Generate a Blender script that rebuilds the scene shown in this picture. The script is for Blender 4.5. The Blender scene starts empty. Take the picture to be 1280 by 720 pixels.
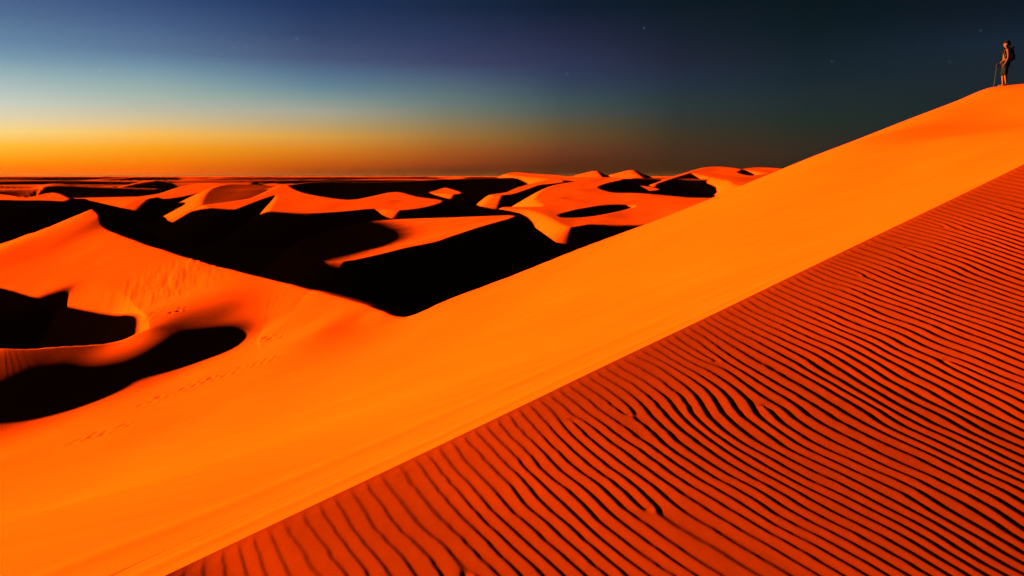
import bpy, math, random
import numpy as np
from mathutils import Vector

# ------------------------------------------------------------------ camera model
F = 1000.0                       # focal length in photo pixels (1280 wide)
PITCH = math.atan(0.14)
CP, SP = math.cos(PITCH), math.sin(PITCH)

def P(px, py, D):
    """photo pixel + forward distance -> point of the place (eye at 0,0,0, y forward)"""
    a, b = (px - 640.0) / F, (360.0 - py) / F
    y = CP + SP * b
    z = -SP + CP * b
    return (a / y * D, D, z / y * D)

SUN_AZ = math.radians(-65.0)     # bearing of the sun, from +Y towards +X
SUN_EL = math.radians(7.0)
Q = 1.0   # grid coarseness
SUN_DIR = Vector((math.sin(SUN_AZ) * math.cos(SUN_EL), math.cos(SUN_AZ) * math.cos(SUN_EL), math.sin(SUN_EL)))

# ------------------------------------------------------------------ noise
rng = np.random.RandomState(7)
_tab = rng.rand(256, 256).astype(np.float32)
def vnoise(x, y):
    xi = np.floor(x).astype(np.int64); yi = np.floor(y).astype(np.int64)
    fx = (x - xi).astype(np.float32); fy = (y - yi).astype(np.float32)
    fx = fx*fx*fx*(fx*(fx*6-15)+10); fy = fy*fy*fy*(fy*(fy*6-15)+10)
    a = _tab[xi & 255, yi & 255]; b = _tab[(xi+1) & 255, yi & 255]
    c = _tab[xi & 255, (yi+1) & 255]; d = _tab[(xi+1) & 255, (yi+1) & 255]
    return (a*(1-fx)+b*fx)*(1-fy) + (c*(1-fx)+d*fx)*fy - 0.5

def smax(a, b, k):
    d = a - b
    return 0.5 * (a + b + np.sqrt(d*d + k*k)) 

def sstep(a, b, x):
    t = np.clip((x - a) / (b - a), 0, 1)
    return t*t*(3-2*t)

# ------------------------------------------------------------------ polylines
def catmull(pts, n=6):
    pts = [np.array(p, float) for p in pts]
    if len(pts) < 3: return pts
    out = []
    e = [2*pts[0]-pts[1]] + pts + [2*pts[-1]-pts[-2]]
    for i in range(1, len(e)-2):
        p0, p1, p2, p3 = e[i-1], e[i], e[i+1], e[i+2]
        for k in range(n):
            t = k / n
            out.append(0.5*((2*p1)+(-p0+p2)*t+(2*p0-5*p1+4*p2-p3)*t*t+(-p0+3*p1-3*p2+p3)*t**3))
    out.append(pts[-1])
    return out

def nearest(poly, X, Y, cap=0.0):
    """signed plan distance (+ = left of travel), crest height, arc parameter 0..1"""
    best = np.full(X.shape, 1e18); sd = np.zeros(X.shape)
    z = np.zeros(X.shape); s = np.zeros(X.shape)
    L = [0.0]
    for a, b in zip(poly[:-1], poly[1:]): L.append(L[-1] + math.hypot(b[0]-a[0], b[1]-a[1]))
    n = len(poly) - 2
    for i, (a, b) in enumerate(zip(poly[:-1], poly[1:])):
        dx, dy = b[0]-a[0], b[1]-a[1]; l2 = dx*dx+dy*dy
        if l2 < 1e-9: continue
        tr = ((X-a[0])*dx + (Y-a[1])*dy) / l2
        t = np.clip(tr, 0, 1)
        ex = X-(a[0]+t*dx); ey = Y-(a[1]+t*dy)
        d2 = ex*ex + ey*ey
        m = d2 < best
        cr = dx*ey - dy*ex
        zz = a[2]+t*(b[2]-a[2])
        if cap:
            l = math.sqrt(l2)
            if i == 0: zz = zz - np.maximum(-tr, 0)*l*cap
            if i == n: zz = zz - np.maximum(tr-1, 0)*l*cap
        best = np.where(m, d2, best)
        sd = np.where(m, np.where(cr < 0, -1.0, 1.0)*np.sqrt(d2), sd)
        z = np.where(m, zz, z)
        s = np.where(m, (L[i]+t*(L[i+1]-L[i]))/L[-1], s)
    return sd, z, s

def ridge(name, pix, left, right, k=None, cap=0.35, n=10):
    """left/right: list of (distance, drop) giving the flank profile; last slope continues"""
    poly = catmull([P(*p) for p in pix], n)
    return dict(name=name, poly=poly, left=left, right=right, cap=cap)

def profile1(prof, d):
    xs = [0.0] + [p[0] for p in prof]; ys = [0.0] + [p[1] for p in prof]
    sl = (ys[-1]-ys[-2])/(xs[-1]-xs[-2])
    r = np.interp(d, xs, ys)
    return r + np.maximum(d - xs[-1], 0)*sl
def profile(prof, d):
    if len(prof) == 1: return profile1(prof, d)
    k = np.minimum(d, 2.0)          # rounded knees
    return (profile1(prof, d-k) + profile1(prof, d-k*.5) + profile1(prof, d) + profile1(prof, d+k*.5) + profile1(prof, d+k))/5

def T(deg, w=1000.0): return [(w, w*math.tan(math.radians(deg)))]

#TERRAIN-BEGIN
# ------------------------------------------------------------------ foreground sheet (thin plate)
A_PIX = [(505,396,28.5), (560,374,28.8), (640,344,29.2), (720,312,29.6), (820,275,30.2), (900,243,30.8), (980,210,31.4),
         (1060,178.5,32.0), (1140,147,32.6), (1200,124,33.0), (1235,110,33.3), (1257,108.5,33.6), (1290,109,34.2), (1400,112,36)]
B_PIX = [(60,789,3.15), (205,720,4.0), (350,651,4.75), (500,580,5.7), (640,513,6.75), (760,455,7.9), (880,398,9.2),
         (1000,340,10.7), (1100,292,12.2), (1200,244,13.8), (1280,205,15.2), (1400,146,18.0), (1600,60,23.0)]
V_PIX = [(0,437,30.8),(80,435,31.1),(150,427,31.7),(187,411,32.3),(280,401,33.3),(330,393,33.5),(-150,448,33),(-300,455,35),
         (0,540,24.9),(0,590,20.5),(100,507,26.3),(225,468,28.2),(280,449,28.9),(330,430,29.8),(400,396,31.0),(400,412,28.8),(450,398,29.6),(450,408,28.6),
         (-200,480,31),(-200,600,23),(0,660,11.5),(-250,720,7),
         (1000,207,28),(1080,174.5,28.5),(1200,171,23),(1280,155,24),(1100,220,21.5),(1000,266,20.2),(1240,142,28)]
A_POLY = catmull([P(*p) for p in A_PIX], 6)
# crest runs on, off-frame, to both sides
L_PIX = [(-260,395,105),(-120,350,92),(0,305,79),(60,284,69),(115,265,60),(130,284,56),(170,301,51),(250,326,43.5),(330,347,37.5),(400,365,33.5),(460,382,30.5)]
A_LINE = catmull([P(*p) for p in L_PIX + A_PIX], 6)
B_POLY = catmull([P(*p) for p in B_PIX], 6)
def flank(r, X, Y):
    sd, zc, s = nearest(r['poly'], X, Y, r['cap'])
    c = 0.0035*np.hypot(X, Y)
    d = np.sqrt(sd*sd + c*c) - c
    h = np.where(sd > 0, profile(r['left'], d), profile(r['right'], d))
    return zc - h

L_R = ridge('L', L_PIX + A_PIX[:1],
        T(32), [(3,1.35),(6,2.45),(10,4.1),(16,6.4),(30,9),(60,12)], cap=0)
BACK = []
LC = catmull([P(*p) for p in L_PIX + A_PIX[:1]], 2)
for k, (a, b) in enumerate(zip(LC[:-1], LC[1:])):
    L_ = math.hypot(b[0]-a[0], b[1]-a[1]); nx_, ny_ = (b[1]-a[1])/L_, -(b[0]-a[0])/L_
    for d in (0.0, 2.5, 6.0, 11.0):
        x, y = a[0]+nx_*d, a[1]+ny_*d
        f = min(1.0, max(0.25, (-x-3)/15))
        z = a[2] - profile(L_R['right'], np.array([d]))[0]*f
        lim = 37 + max(0, (-18-x)*0.5) if x < -9 else 33 if x < -7 else 31
        if (y > lim) or d == 0: BACK.append((x, y, z))
    if -50 < a[0] < -14 and k % 2 == 0: BACK.append((a[0]-nx_*12, a[1]-ny_*12, a[2]-0.5))
for px, py, D in A_PIX[2::3]:
    x, y, z = P(px, py, D); BACK.append((x-1, y+14, z-0.5))
BACK.append((-4.5, 44, -5.2))
ctrl = np.array([P(*p) for p in A_PIX + B_PIX + V_PIX] + BACK)

def tps_fit(c, lam):
    n = len(c); d = np.hypot(c[:, None, 0]-c[None, :, 0], c[:, None, 1]-c[None, :, 1])
    K = np.where(d > 0, d*d*np.log(np.maximum(d, 1e-9)), 0) + lam*np.eye(n)
    Pm = np.c_[np.ones(n), c[:, :2]]
    M = np.zeros((n+3, n+3)); M[:n, :n] = K; M[:n, n:] = Pm; M[n:, :n] = Pm.T
    return np.linalg.solve(M, np.r_[c[:, 2], 0, 0, 0])
TW = tps_fit(ctrl, 0.0005)
def sheet(X, Y):
    r = TW[-3] + TW[-2]*X + TW[-1]*Y
    for (cx, cy, _), w in zip(ctrl, TW[:-3]):
        d2 = (X-cx)**2 + (Y-cy)**2
        r = r + w*0.5*d2*np.log(np.maximum(d2, 1e-12))
    return r

B_N = np.array([0.68, -0.73])
rr = random.Random(5)
BP = np.array(B_POLY)
DISLOC = []
for k in range(16):
    b = BP[int((k+rr.random())/16*(len(BP)-14))+4]; w0 = rr.uniform(0.25, 2.6)
    DISLOC.append((b[0]+B_N[0]*w0, b[1]+B_N[1]*w0, 1 if k % 2 else -1))
LAM = 0.135
def ripples(X, Y, w):
    """w = distance to the right of crest B"""
    nx, ny = 0.91, 0.415
    u = X*nx + Y*ny; v = -X*ny + Y*nx
    warp = 0.32*vnoise(X*0.5+3, Y*0.5+9) + 0.12*vnoise(u*1.1+40, v*0.8+11) + 0.045*vnoise(u*3.5+5, v*2.6+2) + 0.010*vnoise(u*14+5, v*11+2)
    ph = np.log(1 + 0.06*np.maximum(u + warp, -8))/0.0064*2*math.pi
    for x0, y0, s in DISLOC:
        ph = ph + s*np.arctan2((X-x0)*-ny + (Y-y0)*nx, (X-x0)*nx + (Y-y0)*ny)
    f = (ph/(2*math.pi)) % 1.0
    prof = np.where(f < 0.77, f/0.77, (1-f)/0.23)
    prof = prof*prof*(3-2*prof)*0.5 + prof*0.5
    amp = np.interp(Y, [3, 6, 12], [0.0021, 0.0036, 0.0066])*(1.0 + 0.3*vnoise(X*0.5+70, Y*0.5+31))*(0.35*sstep(0.0, .12, w) + 0.65*sstep(0.0, 1.6, w))
    for x0, y0, s in DISLOC:
        amp = amp*(1 - .7*np.exp(-((X-x0)**2+(Y-y0)**2)/.035**2))
    return amp*prof

RIDGES = [
  ridge('R4', [(735,229,880),(765,225,950),(800,223,1000),(900,224,1000),(1000,224,1000)], T(8), T(20)),
  ridge('K', [(355,232,600),(400,227.5,700),(480,227.5,800),(560,224,900),(640,222,1000)], T(12), T(18)),
  ridge('K2', [(-500,238,900),(-200,238,880),(20,236.5,860),(60,232,860),(110,233,860),(200,236,850)], T(12), T(23)),
  ridge('K7', [(-500,232,1400),(-250,232,1380),(20,232,1330),(70,229.5,1300),(120,233,1280),(200,229,1300),(320,228,1250)], T(12), T(23)),
  ridge('K6', [(-500,226,2300),(-250,226,2200),(100,225.5,2050),(350,224.5,1950),(600,224.5,2000)], T(12), T(23)),
  ridge('F3', [(722,218,1500),(745,213.5,1500),(754,217,1500)], T(25), T(7)),
  ridge('F4', [(764,218,1600),(790,212.5,1600),(804,217,1600)], T(25), T(7)),
  ridge('F8', [(150,233,1100),(190,225.5,1150),(215,229,1150)], T(25), T(8)),
  dict(name='C', poly=catmull([(-32,350,-21),(-20,325,-20),(-12,305,-20),(-4,285,-21),(2,268,-24)],5), left=T(30), right=T(30), cap=0.4),  # added low ridge, mostly hidden, casts shade onto the left slip of R
  dict(name='OFF', poly=catmull([(-75,60,-4),(-120,110,-1),(-170,160,4),(-235,240,14),(-310,350,24),(-390,450,30),(-440,510,27),(-500,560,-10)],5), left=T(28), right=T(28), cap=0.35),  # added tall ridge out of view on the left, keeps the valley in shadow
]
def hit(fn, px, py, D0, D1, n=500):
    """forward distance at which the ray through a photo pixel meets the surface fn"""
    D = np.linspace(D0, D1, n); p = np.array([P(px, py, d) for d in D])
    g = p[:, 2] - fn(p[:, 0], p[:, 1])
    k = np.where(g <= 0)[0]
    return tuple(p[k[0]]) if len(k) else tuple(p[np.argmin(g)])
LF = lambda x, y: flank(L_R, x, y)
RIM = catmull([P(*p) for p in [(-300,455,35),(-150,448,33),(0,437,30.8),(80,435,31.1),(150,427,31.7),(187,411,32.3)]], 6)
SHADE_SPUR = catmull([(-51,66,-10),(-47.2,60,-7.4),(-46,56,-5.1),(-45.2,53,-4.2),(-44.5,50,-3.0),(-43.5,47,-2.55),(-42.9,44,-3.3),(-42.2,41,-5.2),(-41.5,38.5,-8)], 12)  # added ridge beyond the left frame edge, its crest shaped to shade the hollow
SH = lambda x, y: sheet(x, y)
STEP = catmull([hit(SH, px, py, 20, 45, 900) for px, py in [(-260,565),(-100,538),(0,512),(100,482),(190,454),(250,434),(300,415),(332,403),(362,394)]], 8)
def rib(X, Y):
    # the rounded rib in front of the hollow: falls away on the camera side, flattens again below
    sd, _, s_ = nearest(STEP, X, Y)
    W = np.interp(s_, [0, .3, .75, 1], [2.6, 2.2, 1.25, .9]); A_ = np.interp(s_, [0, .3, .75, .93, 1], RIB_A)
    x = sd/W
    return A_*x*np.exp(.5-x*x/2)
RIB_A = [.17, .155, .115, .11, 0]
W_PIX = [(-300,425),(-120,410),(-40,399),(0,389),(50,368),(95,352),(120,349),(142,357),(162,372),(178,389),(186,401)]
W_POLY = catmull([hit(SH, px, py, 33, 70) for px, py in W_PIX] + [RIM[-1]], 6)
HOLLOW = [(p[0], p[1]) for p in W_POLY] + [(p[0], p[1]) for p in RIM[::-1]]
def inside(poly, X, Y):
    c = np.zeros(X.shape, bool)
    for (x1, y1), (x2, y2) in zip(poly, poly[1:] + poly[:1]):
        if y1 == y2: continue
        c ^= ((y1 > Y) != (y2 > Y)) & (X < (x2-x1)*(Y-y1)/(y2-y1) + x1)
    return c
def base(X, Y):
    r = np.hypot(X, Y)
    z = np.interp(np.log(np.maximum(r, 1)), np.log([1, 20, 40, 80, 130, 290, 420, 650, 950, 3000, 40000]),
                  [-16, -16, -18, -24, -30, -29, -28, -28, -22, -19, -19])
    return z

def farfield(X, Y, r):
    t = 0.906*X - 0.423*Y; q = 0.423*X + 0.906*Y
    ph = (t + 190*vnoise(X/330+5, Y/330+1) + 60*vnoise(X/110+15, Y/110+31))/300 + 1.3*vnoise(q/500+8, t/1100+2)
    f = ph % 1.0
    p = np.where(f < .76, f/.76, (1-f)/.24)
    p = p*p*(3-2*p)
    amp = 15*np.clip(vnoise(X/600+51, Y/600+17)*1.8+0.75, 0.1, 1)
    amp = amp*(1 - 0.35*sstep(-0.1, 0.25, X/np.maximum(Y, 1)))
    return amp*p*sstep(1350, 2000, r)

def closed(pts, n=3):
    k = len(pts); out = []
    pts = [np.array(p, float) for p in pts]
    for i in range(k):
        p0, p1, p2, p3 = pts[i-1], pts[i], pts[(i+1) % k], pts[(i+2) % k]
        for m in range(n):
            t = m/n
            out.append(0.5*((2*p1)+(-p0+p2)*t+(2*p0-5*p1+4*p2-p3)*t*t+(-p0+3*p1-3*p2+p3)*t**3))
    return out

class Patch:
    """a broad tilted dune back with a sharp outline and slip faces all round"""
    def __init__(s_, name, anchor, a, b, pix, dips=(), pits=(), und=0.7, steep=0.58):
        s_.name = name; s_.a, s_.b = a, b; s_.x0, s_.y0, s_.z0 = P(*anchor)
        s_.poly = [s_.on(px, py) for px, py in closed(pix)]
        s_.pits = [[s_.on(px, py) for px, py in closed(q)] for q in pits]
        s_.dips = [(s_.on(px, py), r, d) for px, py, r, d in dips]
        s_.und = und; s_.steep = steep
    def on(s_, px, py):
        x, y, z = P(px, py, 1.0)
        # t*z = z0 + a(tx-x0) + b(ty-y0)
        t = (s_.z0 - s_.a*s_.x0 - s_.b*s_.y0)/(z - s_.a*x - s_.b*y)
        return (t*x, t*y, t*z)
    def height(s_, X, Y):
        z = s_.z0 + s_.a*(X-s_.x0) + s_.b*(Y-s_.y0)
        r = np.hypot(X, Y); c = 0.007*r
        d = np.abs(nearest(s_.poly + s_.poly[:1], X, Y)[0]); ins = inside([p[:2] for p in s_.poly], X, Y)
        k = s_.y0/250.0
        und = s_.und*k*(vnoise(X/(28*k)+s_.x0, Y/(45*k)) + 0.35*vnoise(X/(9*k), Y/(14*k)+s_.y0))*np.clip(d/(12*k), 0, 1)*ins
        z = z + und
        for (x, y, _), rr_, dd in s_.dips: z = z - dd*np.exp(-((X-x)**2+((Y-y)/2)**2)/rr_**2)
        for q in s_.pits:
            dq = np.abs(nearest(q + q[:1], X, Y)[0]); z = z - np.minimum(dq*.6, 7)*inside([p[:2] for p in q], X, Y)
        return z - np.where(ins, 0, np.sqrt(d*d+c*c)-c)*s_.steep

PATCHES = [
 Patch('M', (480,312,150), .07, .0, [(398,322),(430,326),(470,318),(505,309),(526,305),(545,301),(562,295),(600,283),(643,270),(600,270.5),(560,272),(500,274),(455,278),(410,288),(375,302)], dips=[(430,300,16,1.6)], steep=.8),
 Patch('N', (345,265,350), .03, .05, [(258,256.5),(266,261),(276,264),(286,263.5),(292,262),(318,252),(340,244.5),(349,246),(340,262),(345,266),(390,266),(430,264),(470,260.5),(500,262.5),(530,259),(552,251),(520,246),(495,240),(470,244.5),(435,250),(385,243),(364,236),(356,230.5),(345,235),(320,246),(295,251),(265,255)]),
 Patch('O', (200,247,590), .05, .05, [(160,248),(200,249),(235,244),(262,236.5),(292,233),(275,230),(250,229),(225,234),(200,242)]),
 Patch('O2', (262,256,470), -.075, .05, [(262,239),(278,232),(300,230.5),(340,233),(338,239),(318,246),(295,251),(268,255),(254,256)], und=.4),
 Patch('Q', (0,262,430), .05, .05, [(-60,264),(0,262),(50,256.5),(82,250),(77,245),(65,241),(50,244),(38,247.5),(25,247),(0,243),(-60,240)]),
 Patch('Q2', (135,248.5,560), .05, .02, [(84,250.5),(135,249),(188,247.5),(186,245.8),(135,246.6),(90,248)]),
 Patch('P1', (550,241,720), .05, .04, [(529,239),(545,233.5),(556,234.5),(576,241),(560,242)], steep=.9),
 Patch('S1', (640,244,640), .05, .04, [(614,243.5),(637,243),(660,236),(674,231),(690,229.5),(704,227),(692,223.5),(670,228),(650,234),(635,240)], steep=.9),
 Patch('R', (690,285,292), .03, .05, [(632,259.5),(662,262),(684,269),(702,279),(714,283),(728,281),(742,279),(800,278),(860,276),(1100,276),(1100,248),(890,247.5),(850,246),(800,241.5),(768,241),(750,237),(746,233.5),(757,229),(778,224),(768,222),(745,222),(728,226),(706,229),(690,233),(677,240),(672,249),(682,257),(662,258.5),(640,258.5)],
       pits=[[(697,268),(715,262.5),(745,257.5),(775,255),(796,256),(772,262),(742,268),(708,271)]], dips=[(790,266,22,1.5)]),
 Patch('I1', (790,238,640), .04, .03, [(764,236.5),(776,234),(790,232),(808,233),(823,237),(800,239),(780,238.5)]),
 Patch('F1', (860,228,930), .02, .06, [(820,229.5),(850,220),(864,216.5),(880,219),(897,223),(914,226),(922,231),(960,235),(1020,238),(1020,216),(985,216),(958,217),(938,219.5),(920,215.5),(926,211.5),(905,208.5),(888,208.5),(868,213)]),
 Patch('F2', (955,216,1350), .02, .05, [(930,211.5),(950,209),(978,211),(990,214.5),(960,216),(942,213)]),
 Patch('F5', (700,224,900), .04, .05, [(636,218),(645,215.3),(665,217),(690,218.5),(715,221),(745,222),(728,225.5),(700,225),(670,221.5)]),
]

def rip_drop(sB, w, D):
    """how far the rippled flank has fallen at w metres right of the brink"""
    t = np.interp(D, [3.0, 4.5, 6.5, 9.0, 14.0], RIP_T)
    return t*w
RIP_T = [0.025, 0.045, 0.090, 0.131, 0.148]

def tracks():
    pts = []
    r_ = random.Random(3)
    for (x0, y0, x1, y1, n) in [(88,556,160,530,14),(176,506,235,486,6),(228,486,262,474,7),(262,476,300,460,7),(312,458,345,447,7),(333,424,352,421,4),(150,395,176,372,5),(176,402,214,378,7),(216,392,232,385,4)]:
        for k in range(n):
            t = k/(n-1)
            px = x0+(x1-x0)*t+r_.uniform(-1.5, 1.5); py = y0+(y1-y0)*t+r_.uniform(-1.2, 1.2)+(1.2 if k % 2 else -1.2)
            x, y, z = hit(SH, px, py, 20, 60, 900)
            pts.append((x, y, r_.uniform(.09, .15), r_.uniform(.015, .045)))
    return pts
TRACKS = tracks()
L_TOP = P(115, 265, 60)
FACE = hit(SH, 200, 356, 25, 70, 900)

def streaks(X, Y, sd):
    k = (1 - sstep(9, 14, Y))*(sd > 0)
    return k*(.008*np.exp(-((sd-.30)/.09)**2) + .013*np.exp(-((sd-1.15-.1*vnoise(X, Y))/.16)**2))

def near_surface(Xn, Yn, Zn, on):
    sp, zs_, _ = nearest(SHADE_SPUR, Xn, Yn)
    S = sheet(Xn, Yn)
    dW = np.abs(nearest(W_POLY, Xn, Yn)[0]); dR = np.abs(nearest(RIM, Xn, Yn)[0])
    soft = 2.0*sstep(-19, -25, Xn) + 0.02
    depth = np.minimum(np.minimum(np.sqrt(dW*dW + soft*soft) - soft, dR)*0.62, 3.2)
    depth = depth*inside(HOLLOW, Xn, Yn)
    S = S - depth + rib(Xn, Yn)*(1 - sstep(.1, 1.2, depth))
    for x, y, r_, d_ in TRACKS:
        m = (np.abs(Xn-x) < .6) & (np.abs(Yn-y) < .6)
        e = ((Xn[m]-x)**2 + (Yn[m]-y)**2)/r_**2
        S[m] = S[m] - d_*np.exp(-e) + d_*.35*np.exp(-(np.sqrt(e)-1.5)**2*3)
    # grain-flow gullies on the steeper face under the peak
    m = (np.abs(Xn-FACE[0]) < 9) & (np.abs(Yn-FACE[1]) < 12)
    p_ = (Xn[m]-FACE[0])*.93 + (Yn[m]-FACE[1])*.37; q_ = -(Xn[m]-FACE[0])*.37 + (Yn[m]-FACE[1])*.93
    g_ = vnoise(p_*2.6+7, q_*.35+3) + .7*vnoise(p_*5.5+17, q_*.6+13) + .35*vnoise(p_*9, q_*2.5)
    S[m] = S[m] + .06*g_*np.exp(-(p_/2.6)**2-((q_+.5)/3.6)**4)
    sdA, _, _ = nearest(A_LINE, Xn, Yn)          # left of travel (= beyond) positive
    sdB, zB, sB = nearest(B_POLY, Xn, Yn)
    w = np.maximum(-sdB, 0)
    S = np.where(sdB < 0, zB, S)
    S = S - 0.5*(sdA + np.sqrt(sdA*sdA + .06**2))*math.tan(math.radians(31))
    S = np.maximum(S, zs_ - np.abs(sp)*math.tan(math.radians(29)))
    S = S - rip_drop(sB, w, Yn + 0.73*w)
    S = S + streaks(Xn, Yn, sdB)
    S = S + .22*np.exp(-np.hypot(Xn-L_TOP[0], Yn-L_TOP[1])/1.4)
    S = S + .05*vnoise(Xn/2.2, Yn/3.1) * sstep(.6, 3, sdB)*(1-sstep(-1, 4, sdA+4))
    S = S - .04*sstep(.55, .40, sdB)*(sdB > 0) - .04*(sdB <= 0)*(1 - sstep(5.2, 6.2, w))
    S = S - 0.03*sstep(0.05, 0.6, w)*(1 - sstep(5.2, 6.2, w))
    on = np.where(S > Zn, 1, on)
    Zn = np.where(S > Zn + 3, S, smax(Zn, S, 0.25))
    return Zn, on

def terrain(X, Y):
    """height and owner id"""
    rad = np.hypot(X, Y)
    Z = base(X, Y).astype(np.float64); own = np.zeros(X.shape, np.int16)
    far = rad > 1300
    Z[far] += farfield(X[far], Y[far], rad[far])
    for i, r in enumerate(RIDGES):
        px = [p[0] for p in r['poly']]; py = [p[1] for p in r['poly']]
        M = 170
        m = (X > min(px)-M) & (X < max(px)+M) & (Y > min(py)-M) & (Y < max(py)+M) & (rad > 40)
        z = flank(r, X[m], Y[m])
        own[m] = np.where(z > Z[m], i+4, own[m])
        Z[m] = np.maximum(Z[m], z)
    for i, p in enumerate(PATCHES):
        px = [q[0] for q in p.poly]; py = [q[1] for q in p.poly]
        M = 95
        m = (X > min(px)-M) & (X < max(px)+M) & (Y > min(py)-M) & (Y < max(py)+M)
        z = p.height(X[m], Y[m])
        own[m] = np.where(z > Z[m], i+30, own[m])
        Z[m] = np.maximum(Z[m], z)
    near = rad < 120
    Z[near], own[near] = near_surface(X[near], Y[near], Z[near], own[near])
    return Z, own
#TERRAIN-END

# ------------------------------------------------------------------ grid
def radial():
    r = [0.6]
    while r[-1] < 42000:
        R = r[-1]
        if R < 3: q = .03
        elif R < 20: q = .009
        elif R < 30: q = .005
        elif R < 900: q = .0034
        elif R < 5000: q = .007
        else: q = .05
        r.append(R*(1+q*Q))
    return np.array(r)
def angles():
    fine = np.radians(np.linspace(-35, 35, int(1250/Q)))
    lo = np.radians(np.concatenate([np.linspace(-150, -56, int(60/Q))[:-1], np.linspace(-56, -35, int(340/Q))[:-1]]))
    hi = np.radians(np.linspace(35, 150, int(90/Q))[1:])
    return np.concatenate([lo, fine, hi])
R, A = radial(), angles()
RR, AA = np.meshgrid(R, A, indexing='ij')
X = RR*np.sin(AA); Y = RR*np.cos(AA)
Z, OWN = terrain(X, Y)
nr, na = X.shape
print('grid', nr, na)

# ------------------------------------------------------------------ materials
def sand_mat():
    m = bpy.data.materials.new('red_sand'); m.use_nodes = True
    nt = m.node_tree; b = nt.nodes['Principled BSDF']
    b.inputs['Roughness'].default_value = 1.0
    b.inputs['Specular IOR Level'].default_value = 0.0
    g = nt.nodes.new('ShaderNodeNewGeometry')
    def noise(scale, det, stretch=None):
        n1 = nt.nodes.new('ShaderNodeTexNoise'); n1.inputs['Scale'].default_value = scale; n1.inputs['Detail'].default_value = det
        if stretch:
            mp = nt.nodes.new('ShaderNodeMapping'); mp.inputs['Scale'].default_value = stretch; mp.inputs['Rotation'].default_value = (0, 0, math.radians(-43))
            nt.links.new(g.outputs['Position'], mp.inputs['Vector']); nt.links.new(mp.outputs[0], n1.inputs['Vector'])
        else: nt.links.new(g.outputs['Position'], n1.inputs['Vector'])
        return n1.outputs['Fac']
    def ma(op, a, c):
        n = nt.nodes.new('ShaderNodeMath'); n.operation = op
        for k, v in enumerate((a, c)):
            if isinstance(v, float): n.inputs[k].default_value = v
            else: nt.links.new(v, n.inputs[k])
        return n.outputs[0]
    f = ma('ADD', ma('MULTIPLY', noise(0.3, 5), .4), ma('ADD', ma('MULTIPLY', noise(1.0, 4, (.35, 3.0, 1.0)), .25), ma('MULTIPLY', noise(45.0, 6), .35)))
    r = nt.nodes.new('ShaderNodeValToRGB')
    r.color_ramp.elements[0].position = .34; r.color_ramp.elements[0].color = (0.375, 0.038, 0.002, 1)
    r.color_ramp.elements[1].position = .66; r.color_ramp.elements[1].color = (0.455, 0.050, 0.003, 1)
    nt.links.new(f, r.inputs['Fac'])
    nt.links.new(r.outputs['Color'], b.inputs['Base Color'])
    bp_ = nt.nodes.new('ShaderNodeBump'); bp_.inputs['Strength'].default_value = .35; bp_.inputs['Distance'].default_value = .0012
    nt.links.new(noise(160.0, 3), bp_.inputs['Height']); nt.links.new(bp_.outputs[0], b.inputs['Normal'])
    return m
SAND = sand_mat()

# ------------------------------------------------------------------ mesh pieces
def grid_mesh(name, X, Y, Z):
    nr, na = X.shape
    co = np.stack([X, Y, Z], -1).reshape(-1, 3).astype(np.float32)
    i = (np.arange(nr-1)[:, None]*na + np.arange(na-1)[None, :]).ravel()
    q = np.stack([i, i+na, i+na+1, i+1], -1).astype(np.int32)
    p0, p1, p2 = co[q[0, 0]], co[q[0, 1]], co[q[0, 2]]
    if np.cross(p1-p0, p2-p0)[2] < 0: q = q[:, ::-1].copy()
    me = bpy.data.meshes.new(name)
    me.vertices.add(len(co)); me.vertices.foreach_set('co', co.ravel())
    me.loops.add(q.size); me.loops.foreach_set('vertex_index', q.ravel())
    me.polygons.add(len(q))
    me.polygons.foreach_set('loop_start', np.arange(0, q.size, 4, dtype=np.int32))
    me.polygons.foreach_set('use_smooth', np.ones(len(q), bool))
    me.update(calc_edges=True)
    me.materials.append(SAND)
    o = bpy.data.objects.new(name, me); bpy.context.scene.collection.objects.link(o)
    o['kind'] = 'structure'
    return o
TROUGH = [P(*p) for p in [(-300,600,22),(0,541,25),(100,507,26.3),(200,470,27.5),(330,430,29.4),(450,408,28.8),(505,396,28.5),(507,390,34),(507,380,60)]]
lm = (OWN == 1)
td = nearest(TROUGH, X[lm], Y[lm])[0]
o_ = OWN[lm]; o_[td > 0] = 2; OWN[lm] = o_
def split_mesh(X, Y, Z, OWN):
    nr, na = X.shape
    co = np.stack([X, Y, Z], -1).reshape(-1, 3).astype(np.float32)
    i = (np.arange(nr-1)[:, None]*na + np.arange(na-1)[None, :]).ravel()
    q = np.stack([i, i+na, i+na+1, i+1], -1)
    p0, p1, p2 = co[q[0, 0]], co[q[0, 1]], co[q[0, 2]]
    if np.cross(p1-p0, p2-p0)[2] < 0: q = q[:, ::-1].copy()
    own = OWN[:-1, :-1].ravel()
    for k in np.unique(own):
        f = q[own == k]
        used = np.unique(f); idx = np.zeros(len(co), np.int32); idx[used] = np.arange(len(used), dtype=np.int32)
        name = NAMES.get(int(k), 'sand_dune')  # default covers the seen dunes and the two added shadow ridges
        c2 = co[used]; f2 = idx[f].astype(np.int32)
        me = bpy.data.meshes.new(name)
        me.vertices.add(len(c2)); me.vertices.foreach_set('co', c2.ravel())
        me.loops.add(f2.size); me.loops.foreach_set('vertex_index', f2.ravel())
        me.polygons.add(len(f2))
        me.polygons.foreach_set('loop_start', np.arange(0, f2.size, 4, dtype=np.int32))
        me.polygons.foreach_set('use_smooth', np.ones(len(f2), bool))
        me.update(calc_edges=True)
        me.materials.append(SAND)
        o = bpy.data.objects.new(name, me); bpy.context.scene.collection.objects.link(o)
        o['kind'] = 'structure'
NAMES = {0: 'desert_ground', 1: 'foreground_dune', 2: 'peaked_dune'}
split_mesh(X, Y, Z, OWN)

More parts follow.
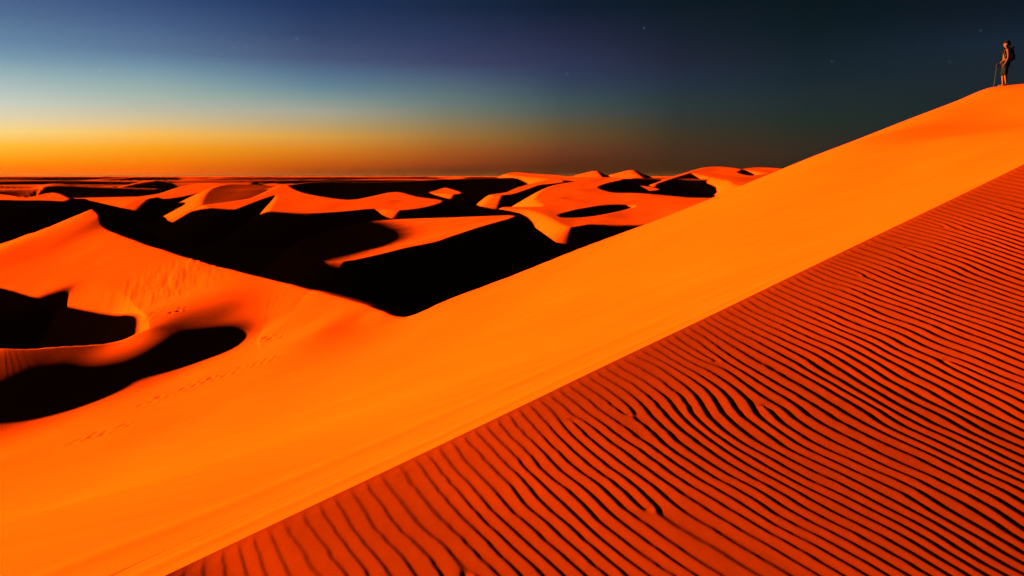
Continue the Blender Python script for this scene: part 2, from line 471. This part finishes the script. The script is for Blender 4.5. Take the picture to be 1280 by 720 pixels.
# rippled flank: its own fine sheet laid along the brink
def resample(poly, step):
    p = np.array(poly); l = np.r_[0, np.cumsum(np.hypot(*(p[1:, :2]-p[:-1, :2]).T))]
    t = [0.0]
    while t[-1] < l[-1]:
        D = np.interp(t[-1], l, p[:, 1]); t.append(t[-1] + step*max(D, 3.5))
    t = np.array(t[:-1])
    return np.stack([np.interp(t, l, p[:, k]) for k in range(3)], -1)
bl = resample(catmull([P(*p) for p in B_PIX], 60), 0.0017*Q)
wv = np.concatenate([np.arange(0, 3.6, 0.0085*Q), np.arange(3.6, 6.3, 0.03)])
RX = bl[:, 0][:, None] + wv[None, :]*B_N[0]; RY = bl[:, 1][:, None] + wv[None, :]*B_N[1]
WW = np.broadcast_to(wv[None, :], RX.shape)
RZ = bl[:, 2][:, None] - rip_drop(None, WW, bl[:, 1][:, None]) + ripples(RX, RY, WW)
RZ = RZ - 0.3*sstep(5.7, 6.3, WW)
print('ripple grid', RX.shape)
grid_mesh('rippled_sand', RX, RY, RZ)
sv_ = np.concatenate([np.arange(0, .60, 0.02)])
CX = bl[:, 0][:, None] - sv_[None, :]*B_N[0]; CY = bl[:, 1][:, None] - sv_[None, :]*B_N[1]
sh_ = sheet(CX, CY)
CZ = sh_ + (bl[:, 2] - sh_[:, 0])[:, None]*np.exp(-sv_/.15)[None, :] + streaks(CX, CY, np.broadcast_to(sv_[None, :], CX.shape))
CZ[:, -1] -= .02
grid_mesh('dune_crest', CX, CY, CZ)

# ------------------------------------------------------------------ person on the crest
def mat(name, col, rough=.85):
    m = bpy.data.materials.new(name); m.use_nodes = True
    nt = m.node_tree; b = nt.nodes['Principled BSDF']
    b.inputs['Roughness'].default_value = rough; b.inputs['Specular IOR Level'].default_value = .03
    n = nt.nodes.new('ShaderNodeTexNoise'); n.inputs['Scale'].default_value = 14
    mx = nt.nodes.new('ShaderNodeMix'); mx.data_type = 'RGBA'
    mx.inputs[6].default_value = (*[c*.85 for c in col], 1); mx.inputs[7].default_value = (*[min(1, c*1.12) for c in col], 1)
    nt.links.new(n.outputs['Fac'], mx.inputs[0]); nt.links.new(mx.outputs[2], b.inputs['Base Color'])
    return m
M_SKIN = mat('skin', (.09, .03, .017)); M_SHIRT = mat('shirt_cloth', (.05, .018, .007)); M_DARK = mat('dark_cloth', (.003, .003, .005))
M_PACK = mat('pack_nylon', (.002, .002, .003), .8); M_HAIR = mat('hair', (.003, .002, .002)); M_SHOE = mat('shoe_leather', (.10, .05, .025))
M_METAL = mat('pole_aluminium', (.03, .032, .035), .5); M_GRIP = mat('cork_grip', (.02, .015, .012))

def skin_obj(name, verts, edges, material, parent=None, root=0, sub=2):
    """verts: (x, y, z, radius)"""
    me = bpy.data.meshes.new(name); me.from_pydata([v[:3] for v in verts], edges, [])
    o = bpy.data.objects.new(name, me); bpy.context.scene.collection.objects.link(o)
    o.modifiers.new('skin', 'SKIN')
    o.modifiers.new('sub', 'SUBSURF').levels = sub
    for k, v in enumerate(verts):
        r = v[3]; sv = me.skin_vertices[0].data[k]
        sv.radius = (r, v[4] if len(v) > 4 else r); sv.use_root = (k == root)
    dg = bpy.context.evaluated_depsgraph_get(); dg.update()
    m2 = bpy.data.meshes.new_from_object(o.evaluated_get(dg)); m2.name = name
    o.modifiers.clear(); o.data = m2; m2.materials.clear(); m2.materials.append(material)
    for p in m2.polygons: p.use_smooth = True
    if parent: o.parent = parent
    return o
def chain(vs, es, pts, start=None):
    prev_ = start
    for p in pts:
        vs.append(p); k = len(vs)-1
        if prev_ is not None: es.append((prev_, k))
        prev_ = k
    return prev_
S_ = bpy.context.scene.collection.objects
def empty(name, loc, rz, label, cat):
    o = bpy.data.objects.new(name, None); S_.link(o); o.location = loc; o.rotation_euler = (0, 0, rz)
    o['label'] = label; o['category'] = cat; return o
def ground_z(x, y): return float(terrain(np.array([x]), np.array([y]))[0][0])

px_, py_, _ = P(1255, 108.5, 33.4)
PERSON_AT = (px_, py_, ground_z(px_, py_) - 0.005)
RZ_P = math.radians(160)          # the figure's +X (its front) looks to the left of the photo
pr = empty('person', PERSON_AT, RZ_P, 'person in dark shorts standing on the dune crest, one hand on a pole', 'person')

def leg_pts(side, fx):
    y = side*.09
    return [(0.0, y, .92, .088), (.02+fx*.3, y*1.05, .72, .078), (.035+fx*.55, y*1.1, .50, .056), (.02+fx*.7, y*1.12, .34, .054),
            (fx*.9, y*1.15, .12, .036), (fx, y*1.18, .065, .038), (fx+.07, y*1.3, .045, .036), (fx+.16, y*1.4, .03, .026)]
ARM_F = [(0.0, -.17, 1.43, .052), (.0, -.215, 1.30, .045), (.01, -.235, 1.13, .037), (.10, -.235, 1.01, .033), (.20, -.225, .90, .025)]
ARM_B = [(0.0, .17, 1.43, .052), (-.02, .215, 1.30, .045), (-.03, .235, 1.13, .037), (.02, .235, 1.00, .033), (.08, .225, .87, .025)]
vs, es = [], []
k_ = chain(vs, es, [(0, 0, .97, .125, .11), (0, 0, 1.10, .115, .10), (.005, 0, 1.25, .125, .11), (0, 0, 1.39, .12, .11), (0, 0, 1.49, .06), (.015, 0, 1.55, .05)])
k_ = chain(vs, es, [(.03, 0, 1.60, .085), (.03, 0, 1.665, .105), (.015, 0, 1.72, .092)], k_)
chain(vs, es, [(.14, 0, 1.645, .014)], 7)                       # nose
for sgn in (-1, 1): chain(vs, es, [(.015, sgn*.105, 1.65, .015)], 7)   # ears
def hand(arm, start, curl, sgn):
    w = arm[-1]; d = Vector((arm[-1][0]-arm[-2][0], 0, arm[-1][2]-arm[-2][2])).normalized()
    palm = (w[0]+d.x*.06, w[1], w[2]+d.z*.06, .027)
    kp = chain(vs, es, [palm], start)
    fwd = Vector((-d.z, 0, d.x))                                  # across the palm, towards the front
    for f, ln in zip((-1.5, -.5, .5, 1.5), (.062, .074, .07, .055)):
        base_ = Vector(palm[:3]) + fwd*(f*.019) + d*.03
        a_ = base_ + d*(ln*.5) + Vector((0, -sgn*.012*curl, 0)); b_ = a_ + d*(ln*.35*(1-curl*.6)) + Vector((0, -sgn*.03*curl, 0))
        chain(vs, es, [(*base_, .0095), (*a_, .0088), (*b_, .0078)], kp)
    t0 = Vector(palm[:3]) + fwd*.035 - d*.01; t1 = t0 + fwd*.02 + d*.03 + Vector((0, -sgn*.01, 0))
    chain(vs, es, [(*t0, .012), (*t1, .0095)], kp)
    return Vector(palm[:3]) + d*.05
for sgn, arm in ((-1, ARM_F), (1, ARM_B)):
    a_ = chain(vs, es, [(0, sgn*.10, 1.44, .06)] + arm, 3)
    h_ = hand(arm, a_, .8, sgn)
    if sgn < 0: HAND = h_
LEGS = [leg_pts(-1, .03), leg_pts(1, -.05)]
for L_ in LEGS: chain(vs, es, L_, 0)
skin_obj('body', vs, es, M_SKIN, pr)
# clothes
vs2, es2 = [], []
chain(vs2, es2, [(0, 0, .95, .142, .125), (0, 0, 1.08, .138, .12), (.005, 0, 1.25, .142, .125), (0, 0, 1.40, .132, .12), (0, 0, 1.47, .085)])
for sgn, arm in ((-1, ARM_F), (1, ARM_B)):
    chain(vs2, es2, [(0, sgn*.11, 1.44, .075)] + [(p[0], p[1], p[2], p[3]+.016) for p in arm[:3]] + [(arm[2][0]+.03, arm[2][1], arm[2][2]-.03, .05)], 3)
skin_obj('shirt', vs2, es2, M_SHIRT, pr)
vs3, es3 = [(0, 0, .96, .138, .122)], []
for L_ in LEGS:
    chain(vs3, es3, [(p[0], p[1], p[2], r) for p, r in zip(L_[:3], (.112, .105, .088))] + [(L_[3][0], L_[3][1], .42, .082)], 0)
skin_obj('shorts', vs3, es3, M_DARK, pr)
for L_ in LEGS:
    a_, b_, c_ = L_[5], L_[6], L_[7]
    skin_obj('shoe', [(a_[0]-.03, a_[1], .05, .045), (a_[0], a_[1], .06, .05), (b_[0], b_[1], .045, .045), (c_[0]+.01, c_[1], .035, .035), (a_[0], a_[1], .11, .045)], [(0, 1), (1, 2), (2, 3), (1, 4)], M_SHOE, pr, 1)
import bmesh
bm = bmesh.new(); bmesh.ops.create_icosphere(bm, subdivisions=4, radius=1.0)
bmesh.ops.scale(bm, vec=(.128, .112, .135), verts=bm.verts); bmesh.ops.translate(bm, vec=(.012, 0, 1.69), verts=bm.verts)
bmesh.ops.delete(bm, geom=[v for v in bm.verts if (v.co.x > .045 and v.co.z < 1.725) or v.co.z < 1.60], context='VERTS')
me = bpy.data.meshes.new('hair'); bm.to_mesh(me); bm.free(); me.materials.append(M_HAIR)
for p in me.polygons: p.use_smooth = True
hr = bpy.data.objects.new('hair', me); S_.link(hr); hr.parent = pr
hr.modifiers.new('thick', 'SOLIDIFY').thickness = .012
for sgn in (-1, 1):
    skin_obj('eye', [(.122, sgn*.034, 1.672, .010), (.118, sgn*.034, 1.672, .010)], [(0, 1)], M_HAIR, pr, sub=1)
# backpack worn by the person
bp = empty('backpack', PERSON_AT, RZ_P, 'black backpack on the back of the person on the dune crest', 'backpack')
import bmesh
def bevel_box(name, c, sz, material, parent, bev=.03, tilt=0):
    bm = bmesh.new(); bmesh.ops.create_cube(bm, size=1)
    bmesh.ops.scale(bm, vec=sz, verts=bm.verts)
    bmesh.ops.bevel(bm, geom=list(bm.edges), offset=bev, segments=4, affect='EDGES')
    bmesh.ops.rotate(bm, cent=(0, 0, 0), matrix=__import__('mathutils').Matrix.Rotation(tilt, 3, 'Y'), verts=bm.verts)
    bmesh.ops.translate(bm, vec=c, verts=bm.verts)
    me = bpy.data.meshes.new(name); bm.to_mesh(me); bm.free(); me.materials.append(material)
    for p in me.polygons: p.use_smooth = True
    o = bpy.data.objects.new(name, me); S_.link(o); o.parent = parent; return o
bevel_box('main_bag', (-.19, 0, 1.24), (.12, .29, .50), M_PACK, bp, .05, .06)
bevel_box('top_lid', (-.18, 0, 1.515), (.13, .27, .09), M_PACK, bp, .035, .05)
bevel_box('front_pocket', (-.262, 0, 1.15), (.06, .22, .26), M_PACK, bp, .03, .06)
for sgn in (-1, 1):
    skin_obj('strap', [(-.14, sgn*.09, 1.46, .022), (-.04, sgn*.10, 1.53, .022), (.07, sgn*.10, 1.50, .022), (.14, sgn*.11, 1.36, .02), (.09, sgn*.145, 1.16, .018), (-.06, sgn*.16, 1.06, .016), (-.15, sgn*.14, 1.04, .016)], [(i, i+1) for i in range(6)], M_PACK, bp)
# trekking pole
def tube(name, pts, material, parent, seg=14):
    bm = bmesh.new(); rings = []
    for x, y, z, r in pts:
        rings.append([bm.verts.new((x+r*math.cos(6.28318*k/seg), y+r*math.sin(6.28318*k/seg), z)) for k in range(seg)])
    for a_, b_ in zip(rings[:-1], rings[1:]):
        for k in range(seg): bm.faces.new((a_[k], a_[(k+1) % seg], b_[(k+1) % seg], b_[k]))
    bm.faces.new(rings[0][::-1]); bm.faces.new(rings[-1])
    me = bpy.data.meshes.new(name); bm.to_mesh(me); bm.free(); me.materials.append(material)
    for p in me.polygons: p.use_smooth = True
    o = bpy.data.objects.new(name, me); S_.link(o); o.parent = parent; return o
hx, hy, hz = HAND
pl = empty('walking_pole', PERSON_AT, RZ_P, 'thin metal walking pole planted in the sand, held by the person on the crest', 'walking pole')
c_, s_ = math.cos(RZ_P), math.sin(RZ_P)
tx, ty = hx+.07, hy
tz = ground_z(PERSON_AT[0]+c_*tx-s_*ty, PERSON_AT[1]+s_*tx+c_*ty) - PERSON_AT[2] - .03
def on_pole(z): 
    t = (z-tz)/(hz-tz); return (tx+(hx-tx)*t, ty+(hy-ty)*t)
tube('shaft', [(*on_pole(z), z, r) for z, r in ((tz, .005), (tz+.05, .008), (tz+.4, .009), (hz-.06, .011))], M_METAL, pl)
tube('grip', [(*on_pole(z), z, r) for z, r in ((hz-.06, .015), (hz-.03, .018), (hz+.05, .017), (hz+.10, .022), (hz+.13, .016))], M_GRIP, pl)
tube('basket', [(*on_pole(z), z, r) for z, r in ((tz+.06, .012), (tz+.065, .045), (tz+.072, .045), (tz+.078, .012))], M_GRIP, pl)

# ------------------------------------------------------------------ light, sky, camera
sc = bpy.context.scene
EXPO = 3.75
w = bpy.data.worlds.new('World'); sc.world = w; w.use_nodes = True
nt = w.node_tree; nt.nodes.clear()
out = nt.nodes.new('ShaderNodeOutputWorld'); bg = nt.nodes.new('ShaderNodeBackground')
tc = nt.nodes.new('ShaderNodeTexCoord'); sep = nt.nodes.new('ShaderNodeSeparateXYZ')
nt.links.new(tc.outputs['Generated'], sep.inputs[0])
def s2l(c):
    return tuple(((v/255)/12.92 if v/255 < .04045 else ((v/255+.055)/1.055)**2.4) for v in c)
def mth(op, a, b=None, c=None):
    n = nt.nodes.new('ShaderNodeMath'); n.operation = op
    for k, v in enumerate((a, b, c)):
        if v is None: continue
        if isinstance(v, (int, float)): n.inputs[k].default_value = v
        else: nt.links.new(v, n.inputs[k])
    return n.outputs[0]
def maprange(v, a, b, c=0, d=1):
    n = nt.nodes.new('ShaderNodeMapRange'); nt.links.new(v, n.inputs[0])
    for k, q in zip((1, 2, 3, 4), (a, b, c, d)): n.inputs[k].default_value = q
    return n.outputs[0]
el = mth('MULTIPLY', mth('ARCSINE', sep.outputs['Z']), 180/math.pi)
az = mth('MULTIPLY', mth('ARCTAN2', sep.outputs['X'], sep.outputs['Y']), 180/math.pi)
# measured colours of the sky: columns at photo x = 0, 300, 640, 800, 1000 ; rows by elevation
def el_of(py, px):
    x, y, z = P(px, py, 1); return math.degrees(math.atan2(z, math.hypot(x, y)))
EL0, EL1 = -1.0, 15.0
def ramp(cols):
    r = nt.nodes.new('ShaderNodeValToRGB'); cr = r.color_ramp
    nt.links.new(maprange(el, EL0, EL1), r.inputs['Fac'])
    cols = sorted([((el_of(py, 640)-EL0)/(EL1-EL0), c) for py, c in cols] + [(1.0, tuple(v*.8 for v in cols[0][1]))])
    cols = [c for c in cols if 0 <= c[0] <= 1]
    while len(cr.elements) < len(cols): cr.elements.new(.5)
    for e, (p, c) in zip(cr.elements, cols):
        e.position = p; e.color = (*s2l(c), 1)
    return r.outputs['Color']
SKY = [
 (-33, [(10,(60,84,134)),(47,(84,112,148)),(78,(104,138,168)),(94,(122,154,174)),(110,(150,178,184)),(126,(176,194,194)),(141,(200,208,194)),(157,(226,212,180)),(172,(250,216,134)),(188,(255,190,56)),(204,(255,152,14)),(216,(255,108,6)),(221,(130,52,20))]),
 (-23.8, [(10,(46,72,116)),(47,(72,98,138)),(78,(92,120,152)),(94,(112,146,166)),(110,(138,166,172)),(126,(160,180,170)),(141,(184,186,168)),(157,(214,192,146)),(172,(248,188,86)),(188,(250,160,28)),(204,(246,126,8)),(216,(240,92,4)),(221,(100,48,26))]),
 (-13.5, [(10,(32,52,92)),(47,(50,68,104)),(78,(72,88,122)),(94,(84,112,140)),(110,(98,132,150)),(126,(130,152,150)),(141,(164,164,148)),(157,(186,162,114)),(172,(216,158,70)),(188,(218,130,34)),(204,(200,92,16)),(216,(150,60,18)),(221,(60,34,26))]),
 (-4.6, [(10,(26,42,70)),(47,(44,56,90)),(78,(60,68,102)),(94,(72,90,118)),(110,(86,108,120)),(126,(100,120,120)),(141,(118,124,108)),(157,(142,122,84)),(172,(160,114,56)),(188,(164,90,34)),(204,(146,62,24)),(216,(84,38,22)),(221,(40,26,22))]),
 (3.5, [(10,(16,30,50)),(47,(36,42,68)),(78,(46,54,84)),(94,(48,60,88)),(110,(54,70,90)),(126,(62,82,86)),(141,(76,84,80)),(157,(94,82,56)),(172,(106,76,42)),(188,(110,58,34)),(204,(90,42,22)),(216,(60,30,18))]),
 (11.4, [(10,(12,26,36)),(47,(22,32,46)),(78,(32,38,54)),(94,(34,44,62)),(110,(36,50,64)),(126,(40,54,58)),(141,(46,56,56)),(157,(54,54,46)),(172,(62,52,36)),(188,(66,46,32)),(204,(60,40,26)),(216,(44,28,18))]),
 (20, [(10,(10,22,28)),(47,(12,28,34)),(78,(20,34,42)),(100,(24,38,46)),(126,(30,44,48)),(157,(34,46,40)),(190,(50,42,32)),(216,(36,28,22))]),
 (30, [(10,(8,20,28)),(47,(16,27,40)),(78,(24,38,52)),(100,(26,38,48)),(157,(30,40,40)),(216,(26,22,20))]),
]
prev = None
for (a0_, c0), (a1_, c1) in zip(SKY[:-1], SKY[1:]):
    if prev is None: prev = ramp(c0)
    mx = nt.nodes.new('ShaderNodeMix'); mx.data_type = 'RGBA'
    f = maprange(az, a0_, a1_)
    nt.links.new(f, mx.inputs[0]); nt.links.new(prev, mx.inputs[6]); nt.links.new(ramp(c1), mx.inputs[7])
    prev = mx.outputs[2]
# darkness of night overhead and behind
STARS = [(126,87,1),(277,80,.7),(371,48,1),(308,59,.5),(293,59,.6),(331,47,.35),(709,92,.6),(805,35,.6),(1040,77,.5),(877,121,.3),(1187,77,.35),(1226,38,.35)]
dark = mth('MULTIPLY', maprange(el, 15, 60, 1, .25), maprange(mth('ABSOLUTE', az), 60, 150, 1, .15))
star = None
for px, py, st in STARS:
    d = Vector(P(px, py, 1)).normalized()
    dn = nt.nodes.new('ShaderNodeVectorMath'); dn.operation = 'DISTANCE'
    nt.links.new(tc.outputs['Generated'], dn.inputs[0]); dn.inputs[1].default_value = d
    v = maprange(dn.outputs['Value'], 0.0004, 0.0019, st*0.09, 0)
    star = v if star is None else mth('ADD', star, v)
av = nt.nodes.new('ShaderNodeVectorMath'); av.operation = 'MULTIPLY_ADD'
cmb = nt.nodes.new('ShaderNodeCombineXYZ')
for k in range(3): nt.links.new(star, cmb.inputs[k])
nt.links.new(cmb.outputs[0], av.inputs[0]); av.inputs[1].default_value = (.8, .95, 1.2); nt.links.new(prev, av.inputs[2])
prev = av.outputs[0]
mm = nt.nodes.new('ShaderNodeVectorMath'); mm.operation = 'SCALE'
nt.links.new(prev, mm.inputs[0]); nt.links.new(dark, mm.inputs['Scale'])
nt.links.new(mm.outputs[0], bg.inputs['Color']); nt.links.new(bg.outputs[0], out.inputs[0])
bg.inputs['Strength'].default_value = 1/2**EXPO

sl = bpy.data.lights.new('sun', 'SUN'); sl.energy = 5.0; sl.angle = math.radians(0.5); sl.color = (1.0, 0.46, 0.08)
so = bpy.data.objects.new('sun', sl); sc.collection.objects.link(so)
so.rotation_euler = SUN_DIR.to_track_quat('Z', 'Y').to_euler(); so.location = SUN_DIR*100

cam = bpy.data.cameras.new('camera'); co = bpy.data.objects.new('camera', cam); sc.collection.objects.link(co)
cam.sensor_width = 36; cam.lens = 36*F/1280; cam.clip_start = .05; cam.clip_end = 100000
co.rotation_euler = (math.pi/2 - PITCH, 0, 0); sc.camera = co
HZ = 1.0
if HZ:
    hm = bpy.data.materials.new('haze_air'); hm.use_nodes = True; hn = hm.node_tree; hn.nodes.clear()
    ho = hn.nodes.new('ShaderNodeOutputMaterial'); hv = hn.nodes.new('ShaderNodeVolumePrincipled')
    hv.inputs['Color'].default_value = (.8, .5, .34, 1); hv.inputs['Density'].default_value = 0.8e-6; hv.inputs['Anisotropy'].default_value = .35
    hn.links.new(hv.outputs[0], ho.inputs['Volume'])
    bm = bmesh.new(); bmesh.ops.create_cube(bm, size=1)
    bmesh.ops.scale(bm, vec=(86000, 86000, 112), verts=bm.verts); bmesh.ops.translate(bm, vec=(0, 0, 18), verts=bm.verts)
    me = bpy.data.meshes.new('haze'); bm.to_mesh(me); bm.free(); me.materials.append(hm)
    o = bpy.data.objects.new('haze', me); S_.link(o); o['kind'] = 'stuff'
    o['label'] = 'thin dusty dusk haze lying over the far dunes'
sc.view_settings.view_transform = 'Standard'; sc.view_settings.look = 'None'
sc.view_settings.exposure = EXPO; sc.view_settings.gamma = 1.0
sc.cycles.max_bounces = 4; sc.cycles.diffuse_bounces = 0
